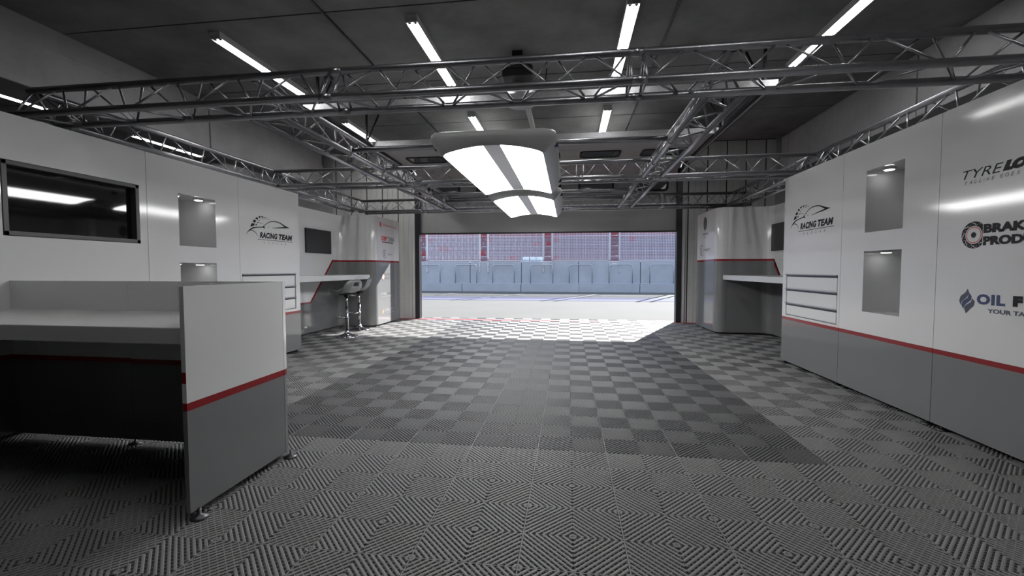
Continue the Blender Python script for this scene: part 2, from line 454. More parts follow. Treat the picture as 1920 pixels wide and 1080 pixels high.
# light boxes under the cross pipes
def lightbox(y0, label):
    cx, L = -0.70, 2.17
    t = thing('light_box', label, 'ceiling light', (cx, y0, 2.30), 'light boxes over the bay')
    zb, zt = 2.30, 2.505
    def arch(x): return 0.075*(1-((x-cx)/0.465)**2)
    N = 16
    # shell: flared frustum with open bottom filled by the arched panel
    def outline(z, hw, hy0, hy1, r, n=6):
        pts = []
        for (sx, sy, a0) in ((1, 1, 0), (-1, 1, 90), (-1, -1, 180), (1, -1, 270)):
            yy = y0+L/2
            for k in range(n+1):
                a = math.radians(a0 + 90*k/n)
                ex = (hw - r)*sx + r*math.cos(a)
                ey = ((hy1 if sy > 0 else hy0) - r)*sy + r*math.sin(a)
                pts.append((cx+ex, yy+ey, z))
            if sx*sy > 0:                      # run along a short end, so that it can follow the arch
                xa = hw - r; ey = (hy1 if sy > 0 else -hy0)
                for k in range(1, 12): pts.append((cx + sx*xa*(1-2*k/12), yy+ey, z))
        return pts
    b = MB()
    lv = [(2.30, 0.465, L/2, 0.07), (2.315, 0.49, L/2+0.015, 0.085), (2.42, 0.575, L/2+0.055, 0.12), (2.455, 0.592, L/2+0.06, 0.13), (2.49, 0.58, L/2+0.05, 0.12), (zt, 0.54, L/2+0.02, 0.10)]
    rings = []
    for (z, hw, hl, r) in lv:
        ps = outline(z, hw, hl, hl, r)
        fac = {2.30: 1.0, 2.315: 0.9, 2.42: 0.25}.get(z, 0)
        ps = [(p[0], p[1], z + fac*max(0.0, arch(p[0])) ) for p in ps]
        rings.append([b.bm.verts.new(p) for p in ps])
    for A, B in zip(rings, rings[1:]):
        n = len(A)
        for k in range(n):
            f = b.bm.faces.new((A[k], A[(k+1) % n], B[(k+1) % n], B[k])); f.smooth = True
    b.bm.faces.new(rings[-1])
    # end lips closing between the arched panel and the straight ends
    for yy, s in ((y0+0.001, -1), (y0+L-0.001, 1)):
        for i in range(N):
            xa = cx-0.40+0.80*i/N; xb = cx-0.40+0.80*(i+1)/N
            b.quad([(xa, yy-s*0.004, 2.31+arch(xa)), (xb, yy-s*0.004, 2.31+arch(xb)), (xb, yy-s*0.004, 2.41), (xa, yy-s*0.004, 2.41)])
    b.build('shell', M['lbshell'], t)
    def strip(x0, x1, name, m):
        b = MB()
        n = max(2, int(abs(x1-x0)/0.05))
        ya, yb = y0+0.004, y0+L-0.004
        for i in range(n):
            xa = x0+(x1-x0)*i/n; xb = x0+(x1-x0)*(i+1)/n
            za, zb_ = 2.302+arch(xa), 2.302+arch(xb)
            def ins(x): return 0.05*max(0, (abs(x-cx)-0.40)/0.06)**2 if abs(x-cx) > 0.40 else 0
            ia, ib = ins(xa), ins(xb)
            f = b.quad([(xa, ya+ia, za), (xb, ya+ib, zb_), (xb, yb-ib, zb_), (xa, yb-ia, za)], 0, True)
            b.quad([(xa, ya+ia, za+0.012), (xb, ya+ib, zb_+0.012), (xb, yb-ib, zb_+0.012), (xa, yb-ia, za+0.012)], 0, True)
        return b.build(name, m, t)
    strip(cx-0.460, cx-0.078, 'diffuser', M['diff'])
    strip(cx+0.078, cx+0.460, 'diffuser', M['diff'])
    strip(cx-0.078, cx+0.078, 'centre_strip', M['lbside'])
    for yy in (y0+0.25, y0+L-0.25):
        for s in (-1, 1):
            b = MB(); b.box(cx+s*0.545, yy-0.04, 2.40, cx+s*0.60, yy+0.04, 2.445, 0, 0.008); b.build('clip', M['clipblue'], t)
    for yy in (y0+0.61, y0+1.47):
        b = MB(); b.box(cx-0.2, yy-0.02, 2.50, cx+0.2, yy+0.02, 2.535, 0, 0.004); b.build('hanger', M['steel'], t)
    return t
lightbox(3.89, 'large glowing white light box hanging under the pipes, the nearer of two')
lightbox(6.61, 'smaller-looking glowing white light box directly behind the large one')

# ------------------------------------------------------------------ trusses
def truss(name_label, axis, a0, a1, c0, c1, zb=2.53, zt=2.785, joints=(), r=0.028, group=None, step=0.58):
    """triangular truss along 'x' or 'y' from a0 to a1, bottom chords at c0 and c1"""
    mid = (c0+c1)/2
    P3 = (lambda a, c, z: (a, c, z)) if axis == 'x' else (lambda a, c, z: (c, a, z))
    t = thing('lighting_truss', name_label, 'truss', P3(a0, mid, zb), group)
    for (c, z) in ((c0, zb), (c1, zb), (mid, zt)):
        ex = 0.14 if (axis == 'y' and z == zt) else 0.0      # the top chord runs on to the cross truss
        b = MB(); b.tube([P3(a0-ex, c, z), P3(a1+ex, c, z)], r, 14)
        for j in joints:
            b.tube([P3(j-0.05, c, z), P3(j+0.05, c, z)], r*1.04, 14)
        b.build('chord', M['alu'], t)
    cuts = [a0] + sorted(joints) + [a1]
    for (cA, zA, cB, zB, ph) in ((c0, zb, mid, zt, 0), (c1, zb, mid, zt, 1), (c0, zb, c1, zb, 0)):
        b = MB(); rb = 0.0085
        for s0, s1 in zip(cuts, cuts[1:]):
            L = s1-s0-0.10
            if L < 0.15: continue
            n = max(1, round(L/step)); st = L/n
            g = 0.02
            for k in range(n):
                x0 = s0+0.05+k*st
                if ph == 0:
                    b.tube([P3(x0+g, cA, zA), P3(x0+st/2-g, cB, zB)], rb, 6)
                    b.tube([P3(x0+st/2+g, cB, zB), P3(x0+st-g, cA, zA)], rb, 6)
                else:
                    b.tube([P3(x0+g, cB, zB), P3(x0+st/2-g, cA, zA)], rb, 6)
                    b.tube([P3(x0+st/2+g, cA, zA), P3(x0+st-g, cB, zB)], rb, 6)
            for e in (s0+0.05, s1-0.05):
                b.tube([P3(e, cA, zA), P3(e, cB, zB)], rb*1.15, 6)
        b.build('lacing', M['alu'], t)
    return t
GT = 'aluminium trusses of the overhead frame'
truss('first cross truss, nearest and largest, spanning the whole picture under the ceiling', 'x', -4.62, 3.56, 3.05, 3.345, joints=(-1.80, 0.47), group=GT)
truss('second cross truss, above the nearer light box and in front of the raised door panel', 'x', -4.62, 3.56, 6.14, 6.43, joints=(-2.53, -1.35, 0.15, 1.13), group=GT)
truss('third cross truss, farthest, just above the open doorway', 'x', -4.62, 3.56, 9.08, 9.37, joints=(-3.2, 1.9), group=GT)
for (lab, a, c) in (('nearer', 3.373, 6.112), ('farther', 6.458, 9.052)):
    truss('side truss above the left wall units, %s section' % lab, 'y', a, c, -4.75, -4.46, joints=(), group=GT)
    truss('side truss above the right wall units, %s section' % lab, 'y', a, c, 3.12, 3.41, joints=(), group=GT)
    truss('inner truss left of the light boxes, %s section' % lab, 'y', a, c, -2.665, -2.40, group=GT, joints=())
    truss('inner truss right of the light boxes, %s section' % lab, 'y', a, c, 1.005, 1.262, group=GT, joints=())
# cross pipes with clamps
pn = ['carrying the front end of the nearer light box', 'carrying the back end of the nearer light box', 'carrying the front end of the farther light box', 'carrying the back end of the farther light box']
pipe0 = None
for k, y in enumerate((4.53, 5.40, 7.33, 8.14)):
    if pipe0 is None:
        t = thing('cross_pipe', '', 'pipe', (-0.70, y, 2.562), 'pipes carrying the light boxes')
        b = MB(); b.tube([(-2.365, y, 2.562), (0.97, y, 2.562)], 0.027, 14); b.build('pipe', M['alu'], t)
        for x in (-2.40, 1.005):
            b = MB(); b.tube([(x, y-0.025, 2.53), (x, y+0.025, 2.53)], 0.036, 12)
            b.box(x-0.02, y-0.022, 2.55, x+0.02, y+0.022, 2.61, 0, 0.004); b.build('clamp', M['steel'], t)
        pipe0 = t; c = t
    else: c = copy_tree(pipe0, None, (-0.70, y, 2.562))
    c['label'] = 'silver cross pipe ' + pn[k]

# ------------------------------------------------------------------ levelling feet
def foot(parent, x, y, z=0.045, r=0.040):
    b = MB(); b.lathe(x, y, [(r, 0.0), (r, 0.006), (r*0.5, 0.014), (0.012, 0.018), (0.008, 0.02), (0.008, z)], 20)
    return b.build('levelling_foot', M['footmetal'], parent)

# ------------------------------------------------------------------ lettering helpers
def text_polys(s, size, xs=1.0, shear=0.0, bold=0.0, spacing=1.0):
    cu = bpy.data.curves.new('t', 'FONT'); cu.body = s; cu.size = size; cu.shear = shear
    cu.offset = bold; cu.space_character = spacing; cu.resolution_u = 3; cu.fill_mode = 'FRONT' if hasattr(cu, 'fill_mode') else cu.fill_mode
    cu.dimensions = '2D'
    o = bpy.data.objects.new('t', cu); COL.objects.link(o)
    dg = bpy.context.evaluated_depsgraph_get(); dg.update()
    me = bpy.data.meshes.new_from_object(o.evaluated_get(dg))
    bpy.data.objects.remove(o); bpy.data.curves.remove(cu)
    V = [(v.co.x*xs, v.co.y) for v in me.vertices]; F = [tuple(p.vertices) for p in me.polygons]
    bpy.data.meshes.remove(me)
    return V, F
class Decal:
    """flat print on a wall face; u runs in reading direction"""
    def __init__(s, X, side, y0, z0, off=0.0012):
        s.X = X + (off if side == 'L' else -off); s.sg = 1 if side == 'L' else -1; s.y0, s.z0 = y0, z0
        s.mb = MB(); s.o = off
    def p(s, u, v, lay=0): return (s.X + s.sg*0.0006*lay, s.y0 + s.sg*u, s.z0 + v)
    def poly(s, pts, mi=0, lay=0): s.mb.quad([s.p(u, v, lay) for u, v in pts], mi)
    def stroke(s, pts, ws, mi=0, lay=0, sub=4):
        # smooth Catmull-Rom through the points, tapered
        n = len(pts); out = []
        for i in range(n-1):
            p0 = pts[max(0, i-1)]; p1 = pts[i]; p2 = pts[i+1]; p3 = pts[min(n-1, i+2)]
            for k in range(sub):
                t = k/sub
                q = [0.5*((2*p1[j]) + (-p0[j]+p2[j])*t + (2*p0[j]-5*p1[j]+4*p2[j]-p3[j])*t*t + (-p0[j]+3*p1[j]-3*p2[j]+p3[j])*t**3) for j in (0, 1)]
                out.append((q[0], q[1], ws[i]+(ws[i+1]-ws[i])*t))
        out.append((pts[-1][0], pts[-1][1], ws[-1]))
        L = []
        for i, (x, y, w) in enumerate(out):
            a = out[max(0, i-1)]; c = out[min(len(out)-1, i+1)]
            dx, dy = c[0]-a[0], c[1]-a[1]; l = math.hypot(dx, dy) or 1
            L.append(((x-dy/l*w/2, y+dx/l*w/2), (x+dy/l*w/2, y-dx/l*w/2)))
        for (a, b_), (c, d) in zip(L, L[1:]): s.poly([a, b_, d, c], mi, lay)
    def disc(s, u, v, r, mi=0, lay=0, rv=None, n=32, umax=None):
        pts = []
        for k in range(n):
            a = 2*PI*k/n; x = u + r*math.cos(a); y = v + (rv or r)*math.sin(a)
            if umax is not None: x = min(x, umax)
            pts.append((x, y))
        s.poly(pts, mi, lay)
    def annulus(s, u, v, r0, r1, mi=0, lay=0, a0=0, a1=360, n=32, k=1.0):
        for i in range(n):
            a = math.radians(a0+(a1-a0)*i/n); c = math.radians(a0+(a1-a0)*(i+1)/n)
            s.poly([(u+r0*math.cos(a), v+k*r0*math.sin(a)), (u+r1*math.cos(a), v+k*r1*math.sin(a)), (u+r1*math.cos(c), v+k*r1*math.sin(c)), (u+r0*math.cos(c), v+k*r0*math.sin(c))], mi, lay)
    def text(s, body, u, v, h, w=None, mi=0, lay=0, shear=0.0, bold=0.0, spacing=1.0):
        V, F = text_polys(body, 1.0, 1.0, shear, bold/h if h else 0, spacing)
        xs = [p[0] for p in V]; ys_ = [p[1] for p in V]
        sy = h/(max(ys_)-min(ys_)); base = min(ys_)
        sx = sy if w is None else w/(max(xs)-min(xs)); x0 = min(xs)
        vs = [s.mb.bm.verts.new(s.p(u+(x-x0)*sx, v+(y-base)*sy, lay)) for x, y in V]
        for f in F:
            try:
                ff = s.mb.bm.faces.new([vs[i] for i in f]); ff.material_index = mi
            except ValueError: pass
    def build(s, name, mats, parent):
        return s.mb.build(name, mats, parent, recalc=False)

def racing_logo(parent, X, side, y0, z0):
    d = Decal(X, side, y0, z0)
    for q in ([(0.132, 0.249), (0.16, 0.298), (0.215, 0.295), (0.201, 0.266)], [(0.171, 0.319), (0.208, 0.35), (0.243, 0.334), (0.217, 0.306)],
              [(0.222, 0.364), (0.255, 0.386), (0.282, 0.367), (0.265, 0.35)], [(0.281, 0.397), (0.322, 0.406), (0.321, 0.385), (0.298, 0.375)],
              [(0.333, 0.407), (0.378, 0.407), (0.381, 0.394), (0.343, 0.39)], [(0.39, 0.403), (0.434, 0.401), (0.44, 0.394), (0.396, 0.395)],
              [(0.445, 0.39), (0.488, 0.38), (0.491, 0.376), (0.449, 0.384)],
              [(0.223, 0.273), (0.234, 0.295), (0.256, 0.297), (0.24, 0.272)], [(0.249, 0.309), (0.264, 0.326), (0.281, 0.323), (0.263, 0.309)],
              [(0.279, 0.341), (0.298, 0.353), (0.306, 0.348), (0.288, 0.337)], [(0.311, 0.361), (0.328, 0.37), (0.331, 0.365), (0.316, 0.356)],
              [(0.35, 0.379), (0.377, 0.384), (0.378, 0.378), (0.352, 0.373)], [(0.392, 0.384), (0.426, 0.385), (0.43, 0.379), (0.394, 0.379)],
              [(0.361, 0.270), (0.391, 0.276), (0.399, 0.262), (0.421, 0.25), (0.36, 0.256)], [(0.455, 0.284), (0.480, 0.278), (0.468, 0.270), (0.458, 0.258), (0.465, 0.270)]):
        d.poly(q)
    d.stroke([(0.275, 0.32), (0.37, 0.304)], [0.007, 0.003])
    d.stroke([(0.058, 0.144), (0.087, 0.179), (0.126, 0.207), (0.172, 0.232), (0.236, 0.249), (0.309, 0.258), (0.369, 0.265)], [0.002, 0.008, 0.018, 0.018, 0.013, 0.011, 0.014])
    d.stroke([(0.136, 0.204), (0.177, 0.202), (0.219, 0.184), (0.247, 0.157), (0.259, 0.119)], [0.010, 0.010, 0.008, 0.006, 0.002])
    d.stroke([(0.361, 0.264), (0.415, 0.303), (0.478, 0.339), (0.534, 0.356), (0.598, 0.363), (0.672, 0.36), (0.739, 0.344), (0.798, 0.322), (0.85, 0.308), (0.915, 0.303)], [0.012, 0.008, 0.009, 0.010, 0.012, 0.013, 0.016, 0.022, 0.022, 0.002])
    d.stroke([(0.531, 0.265), (0.628, 0.278), (0.711, 0.288), (0.797, 0.297), (0.859, 0.303)], [0.002, 0.009, 0.014, 0.018, 0.014])
    d.build('logo_emblem', [M['ink'], M['inkgrey']], parent)
    d = Decal(X, side, y0, z0)
    d.text('RACING', 0.300, 0.117, 0.080, 0.350, shear=0.22, bold=0.0044, spacing=1.08)
    d.text('TEAM', 0.675, 0.117, 0.080, 0.300, shear=0.22, bold=0.0044, spacing=1.08)
    d.stroke([(0.259, 0.097), (0.982, 0.098)], [0.006, 0.006])
    for i, ch in enumerate('SLOGAN'):
        d.text(ch, 0.37+i*0.087, 0.047, 0.028, 0.026, shear=0.2, mi=1)
    return d.build('logo_lettering', [M['ink'], M['inkgrey']], parent)

# ------------------------------------------------------------------ wall units
ZR0, ZR1 = 0.589, 0.627
def wall_unit(name, label, side, y0, y1, ztop, holes=(), depth=0.53, group='main wall units'):
    """boxy display unit; holes = [(ya, yb, za, zb)] open niches in the front face"""
    X = XL if side == 'L' else XR; s = -1 if side == 'L' else 1
    t = thing(name, label, 'cabinet', (X, (y0+y1)/2, 0), group)
    g = 0.0022
    ya, yb = y0+g, y1-g
    ysb = sorted({ya, yb} | {h[0] for h in holes} | {h[1] for h in holes})
    zsb = sorted({0.04, ZR0, ZR1, ztop} | {h[2] for h in holes} | {h[3] for h in holes})
    b = MB()
    def mi_of(z): return GREY if z < ZR0 else (RED if z < ZR1 else WHITE)
    for a, c in zip(ysb, ysb[1:]):
        for d, e in zip(zsb, zsb[1:]):
            if any(h[0] <= a and c <= h[1] and h[2] <= d and e <= h[3] for h in holes): continue
            b.quad([(X, a, d), (X, c, d), (X, c, e), (X, a, e)], mi_of((d+e)/2))
    X2 = X + s*depth
    for yy in (ya, yb):
        for d, e in zip((0.04, ZR0, ZR1), (ZR0, ZR1, ztop)):
            b.quad([(X, yy, d), (X2, yy, d), (X2, yy, e), (X, yy, e)], mi_of((d+e)/2))
    b.quad([(X, ya, ztop), (X, yb, ztop), (X2, yb, ztop), (X2, ya, ztop)], WHITE)
    b.quad([(X, ya, 0.04), (X, yb, 0.04), (X2, yb, 0.04), (X2, ya, 0.04)], GREY)
    b.quad([(X2, ya, 0.04), (X2, yb, 0.04), (X2, yb, ztop), (X2, ya, ztop)], WHITE)
    bmesh.ops.remove_doubles(b.bm, verts=b.bm.verts[:], dist=0.0001)
    b.build('body', PM, t)
    for (ha, hb, za, zb) in [h[:4] for h in holes]:
        dn = 0.50 if not (len(holes) and holes[0][-1] == 'tv') else 0.09
        Xn = X + s*dn; b = MB()
        b.quad([(Xn, ha, za), (Xn, hb, za), (Xn, hb, zb), (Xn, ha, zb)])
        for yy in (ha, hb): b.quad([(X, yy, za), (Xn, yy, za), (Xn, yy, zb), (X, yy, zb)])
        for zz in (za, zb): b.quad([(X, ha, zz), (X, hb, zz), (Xn, hb, zz), (Xn, ha, zz)])
        b.build('niche_lining' if dn > 0.2 else 'screen_recess', M['white'] if dn > 0.2 else M['tvframe'], t)
        if dn > 0.2:
            for yy in ((ha+0.075, hb-0.10) if side == 'L' else (hb-0.115,)):
                b = MB(); b.lathe(X+s*0.12, yy, [(0.042, zb-0.018), (0.050, zb-0.014), (0.052, zb-0.001)], 20); o = b.build('spotlight', M['fixture'], t)
                b = MB(); b.lathe(X+s*0.12, yy, [(0.036, zb-0.022), (0.040, zb-0.0175)], 20); b.build('lens', M['spot'], o)
    return t, X, s

# right side
ZTR, ZTL = 2.456, 2.388
t1, X, s = wall_unit('drawer_cabinet', 'tall white and grey wall cabinet with three drawers and racing logo, opposite the stools', 'R', 4.97, 6.20, ZTR)
def drawers(t, X, s, ya, yb, zs):
    """recessed drawer fronts with full width grip rails"""
    # dark reveal frame
    b = MB()
    for (a, c, d, e) in ((yb-0.024, yb, zs[-1], zs[0]), (ya, yb, zs[-1]-0.004, zs[-1]+0.004)):
        b.box(X-s*0.0015, a, d, X+s*0.01, c, e, 0)
    b.build('drawer_reveal', M['tvframe'], t)
    for z1, z0 in zip(zs, zs[1:]):
        b = MB(); b.box(X-s*0.006, ya+0.003, z0+0.008, X+s*0.02, yb-0.024, z1-0.036, 0, 0.003)
        d = b.build('drawer', M['white'], t)
        b = MB(); b.box(X-s*0.020, ya+0.002, z1-0.017, X+s*0.01, yb-0.002, z1-0.003, 0, 0.003)
        b.box(X-s*0.005, ya+0.002, z1-0.036, X+s*0.01, yb-0.002, z1-0.017, 1)  # dark strip painted in as the shadow under the rail
        b.build('handle_with_shadow', [M['alu'], M['darkmetal']], d)
drawers(t1, X, s, 5.01, 6.10, (1.192, 1.007, 0.820, 0.658))
racing_logo(t1, XR, 'R', 6.095, 1.625)
foot(t1, X+0.03, 6.15); foot(t1, X+0.03, 5.02)
b = MB(); b.box(XR+0.02, 6.20, 0.04, XR+0.44, 6.215, ZTR, 0, 0.003)
b.build('side_panel', M['white'], t1)
t2, X, s = wall_unit('niche_cabinet', 'white and grey wall cabinet with two lit niches beside the tyre, brake and oil prints', 'R', 3.775, 4.97, ZTR, holes=[(4.135, 4.614, 1.605, 2.20), (4.135, 4.614, 0.838, 1.425)])
foot(t2, X+0.03, 4.90); foot(t2, X+0.03, 3.84)
t3, X, s = wall_unit('sponsor_cabinet', 'tall wall cabinet with tyre, brake and oil prints at the right picture edge', 'R', 2.57, 3.775, ZTR)
foot(t3, X+0.03, 3.70); foot(t3, X+0.03, 2.65)
t4, X, s = wall_unit('plain_cabinet', 'plain white and grey wall cabinet outside the right picture edge', 'R', 1.37, 2.57, ZTR)
# tyre print
d = Decal(XR, 'R', 3.578, 1.90)
d.text('TYRE', 0.0, 0.0, 0.062, 0.297, shear=0.3, bold=0.0)
d.text('LOGO', 0.292, 0.0, 0.068, 0.320, shear=0.3, bold=0.007)
x = 0.018
for wd in ('TAGLINE', 'GOES'):
    for ch in wd:
        w = 0.006 if ch == 'I' else 0.022
        d.text(ch, x, -0.040, 0.024, w, shear=0.3, mi=1); x += w + 0.014
    x += 0.022
d.build('tyre_print', [M['ink'], M['inkgrey']], t3)
# brake print
d = Decal(XR, 'R', 3.578, 1.40)
cu_, cv_ = 0.108, 0.094
d.disc(cu_, cv_, 0.096, 0, 0, umax=0.172)
for k in range(8):
    a = 0.5 + k*PI/4
    if math.cos(a) > 0.75: continue
    pts = [(cu_+(0.068+0.026*j/4)*math.cos(a+0.14*j), cv_+(0.068+0.026*j/4)*math.sin(a+0.14*j)) for j in range(5)]
    d.stroke(pts, [0.002, 0.004, 0.004, 0.004, 0.002], 2, 1)
for k in range(22):
    a = 0.55+k*0.235
    if math.cos(a) > 0.62: continue
    d.disc(cu_+(0.076+0.006*(k % 3))*math.cos(a), cv_+(0.076+0.006*(k % 3))*math.sin(a), 0.0024, 2, 1, n=8)
d.disc(cu_, cv_, 0.064, 2, 2); d.annulus(cu_, cv_, 0.052, 0.058, 1, 3); d.disc(cu_, cv_, 0.020, 0, 3)
d.text('BRAKE', 0.178, 0.101, 0.063, 0.330, bold=0.004)
d.text('PRODUCTS', 0.178, 0.016, 0.063, 0.520, bold=0.004)
d.build('brake_print', [M['ink'], M['inkred'], M['white']], t3)
# oil print
d = Decal(XR, 'R', 3.6, 0.0)
d.poly([(0.103, 1.111), (0.116, 1.074), (0.096, 1.049), (0.059, 1.015), (0.051, 0.99), (0.038, 1.021), (0.048, 1.054), (0.086, 1.084)], 2)
d.poly([(0.118, 1.078), (0.134, 1.055), (0.131, 1.032), (0.09, 0.997), (0.07, 0.964), (0.057, 0.995), (0.067, 1.019), (0.105, 1.046)], 1)
d.poly([(0.14, 1.044), (0.16, 1.022), (0.153, 0.991), (0.126, 0.965), (0.095, 0.932), (0.078, 0.969), (0.09, 0.99), (0.131, 1.016)], 2)
d.text('OIL', 0.174, 1.004, 0.074, 0.200, bold=0.004, mi=1, spacing=1.12)
d.text('F', 0.423, 1.008, 0.070, 0.062, bold=0.006, mi=0)
d.text('YOUR TAGLINE', 0.256, 0.950, 0.030, 0.400, bold=0.001, mi=2)
d.build('oil_print', [M['ink'], M['inkblue'], M['inkslate']], t3)

# left side
u1, X, s = wall_unit('drawer_cabinet', 'tall white and grey wall cabinet with drawers and racing logo, beside the counter with stools', 'L', 4.872, 6.07, ZTL)
drawers(u1, X, s, 4.90, 5.965, (1.196, 1.012, 0.845, 0.668))
racing_logo(u1, XL, 'L', 4.93, 1.55)
foot(u1, X-0.03, 6.0); foot(u1, X-0.03, 4.95)
b = MB(); b.box(XL-0.02, 6.07, 0.04, XL-0.44, 6.085, ZTL, 0, 0.003); b.build('side_panel', M['white'], u1)
u2, X, s = wall_unit('niche_cabinet', 'white wall cabinet with lit niches between the black television and the racing logo', 'L', 3.70, 4.872, ZTL, holes=[(4.042, 4.518, 1.50, 2.050), (4.042, 4.515, 0.77, 1.320)])
foot(u2, X-0.03, 3.78)
u3, X, s = wall_unit('television_cabinet', 'white wall cabinet holding the large black television behind the desk', 'L', 2.50, 3.70, ZTL, holes=[(2.616, 3.626, 1.496, 2.051, 'tv')])
u4, X, s = wall_unit('plain_cabinet', 'plain white wall cabinet outside the left picture edge', 'L', 1.30, 2.50, ZTL)
tv = thing('television', 'large black television set into the white wall above the desk', 'television', (XL-0.05, 3.12, 1.50))
b = MB(); b.box(XL-0.062, 2.62, 1.50, XL-0.050, 3.622, 2.047, 0); b.build('screen', M['screen'], tv)
b = MB()
w = 0.035
for (a, c, d0, e) in ((2.618, 3.624, 1.498, 1.498+w), (2.618, 3.624, 2.049-w, 2.049), (2.618, 2.618+w, 1.498, 2.049), (3.624-w, 3.624, 1.498, 2.049)):
    b.box(XL-0.058, a, d0, XL+0.004, c, e, 0, 0.004)
b.build('bezel', M['tvframe'], tv)

# ------------------------------------------------------------------ corner units (bar alcoves)
def arc(cx, cy, r, a0, a1, n=8): return [(cx+r*math.cos(math.radians(a0+(a1-a0)*k/n)), cy+r*math.sin(math.radians(a0+(a1-a0)*k/n))) for k in range(n+1)]
def skin(mb, pts, th, zlev, mis, front_mi=None, endcap=3):
    """upright panel following the plan polyline pts (front on the left hand of travel if th<0)"""
    n = len(pts); nor = []
    for i in range(n):
        a = pts[max(0, i-1)]; c = pts[min(n-1, i+1)]
        dx, dy = c[0]-a[0], c[1]-a[1]; l = math.hypot(dx, dy)
        nor.append((dy/l, -dx/l))
    back = [(p[0]+q[0]*th, p[1]+q[1]*th) for p, q in zip(pts, nor)]
    for i in range(n-1):
        for (z0, z1), m in zip(zip(zlev, zlev[1:]), mis):
            for (P, Q) in ((pts[i], pts[i+1]), (back[i], back[i+1])):
                mb.quad([(P[0], P[1], z0), (Q[0], Q[1], z0), (Q[0], Q[1], z1), (P[0], P[1], z1)], m, True)
        for z in (zlev[0], zlev[-1]):
            mb.quad([(pts[i][0], pts[i][1], z), (pts[i+1][0], pts[i+1][1], z), (back[i+1][0], back[i+1][1], z), (back[i][0], back[i][1], z)], mis[-1])
    for i in (0, n-1):
        for (z0, z1), m in zip(zip(zlev, zlev[1:]), mis):
            mb.quad([(pts[i][0], pts[i][1], z0), (back[i][0], back[i][1], z0), (back[i][0], back[i][1], z1), (pts[i][0], pts[i][1], z1)], m)
def alcove(side, xr, xs_, yf, yend, ystart, yk, ztop, label):
    """xr recess plane, xs_ side plane, yf plane facing the room; yk = y where the red stripe turns down"""
    s = 1 if side == 'L' else -1            # direction from recess towards the room
    t = thing('alcove_partition', label, 'partition', (xr, yf, 0), 'curved partitions either side of the doorway')
    z0, zr0, zr1 = 0.04, 1.41, 1.448
    rc, rv = 0.16, 0.16
    # recess panel: white above, red band, grey below with the diagonal step
    b = MB(); ylim = yf - rc
    k1 = 0.04
    yb_, zb_ = yk-0.80, 0.628            # foot of the diagonal
    sl = (zr1-zb_)/(yk-yb_)
    Wt = [(ystart, zb_), (yb_, zb_), (yk, zr1), (ylim, zr1), (ylim, ztop), (ystart, ztop)]
    dx = 0.028
    Rd = [(ystart, zb_-0.036), (yb_+dx, zb_-0.036), (yk+dx, zr0), (ylim, zr0), (ylim, zr1), (yk, zr1), (yb_, zb_), (ystart, zb_)]
    Gy = [(ystart, z0), (ylim, z0), (ylim, zr0), (yk+dx, zr0), (yb_+dx, zb_-0.036), (ystart, zb_-0.036)]
    for poly, m in ((Wt, WHITE), (Rd, RED), (Gy, GREY)):
        b.quad([(xr, y, z) for y, z in poly], m)
    b.quad([(xr-s*0.05, ystart, z0), (xr-s*0.05, ylim, z0), (xr-s*0.05, ylim, ztop), (xr-s*0.05, ystart, ztop)], GREY)
    b.quad([(xr, ystart, ztop), (xr, ylim, ztop), (xr-s*0.05, ylim, ztop), (xr-s*0.05, ystart, ztop)], WHITE)
    b.quad([(xr, ystart, z0), (xr, ystart, ztop), (xr-s*0.05, ystart, ztop), (xr-s*0.05, ystart, z0)], WHITE)
    b.build('side_panel', PM, t, recalc=False)
    lv, ms = (z0, zr0, zr1, ztop), (GREY, RED, WHITE)
    # concave corner + facing panel
    b = MB()
    if side == 'L':
        pts = arc(xr+rc, yf-rc, rc, 180, 90) + [(xs_-rv-0.035, yf)]
        pts2 = [(xs_-rv-0.032, yf)] + arc(xs_-rv, yf+rv, rv, -90, 0)
        pts3 = [(xs_, yf+rv+0.003), (xs_, yend)]
        th = -0.05
    else:
        pts = arc(xr-rc, yf-rc, rc, 0, 90) + [(xs_+rv+0.035, yf)]
        pts2 = [(xs_+rv+0.032, yf)] + arc(xs_+rv, yf+rv, rv, -90, -180)
        pts3 = [(xs_, yf+rv+0.003), (xs_, yend)]
        th = 0.05
    skin(b, pts, th, lv, ms); b.build('back_panel', PM, t, recalc=False)
    b = MB(); skin(b, pts2, th, lv, ms); b.build('corner_post', PM, t, recalc=False)
    b = MB(); skin(b, pts3, th, lv, ms); e = b.build('end_panel', PM, t, recalc=False)
    for (x, y) in ((xr+s*0.03, ystart+0.5), (xr+s*0.06, yf-0.10), (xs_-s*0.30, yf+0.03), (xs_-s*0.04, yf+0.14), (xs_-s*0.03, yend-0.45)):
        foot(t, x, y, 0.045, 0.028)
    return t, e
aL, eL = alcove('L', -4.90, -4.12, 8.74, 10.10, 6.09, 8.43, 2.405, 'curved white and grey partition with red stripe behind the bar stools, printed with several logos')
aR, eR = alcove('R', 3.77, 2.81, 8.68, 9.95, 6.22, 8.58, 2.43, 'curved white and grey partition with red stripe on the right of the doorway, balloon logo')
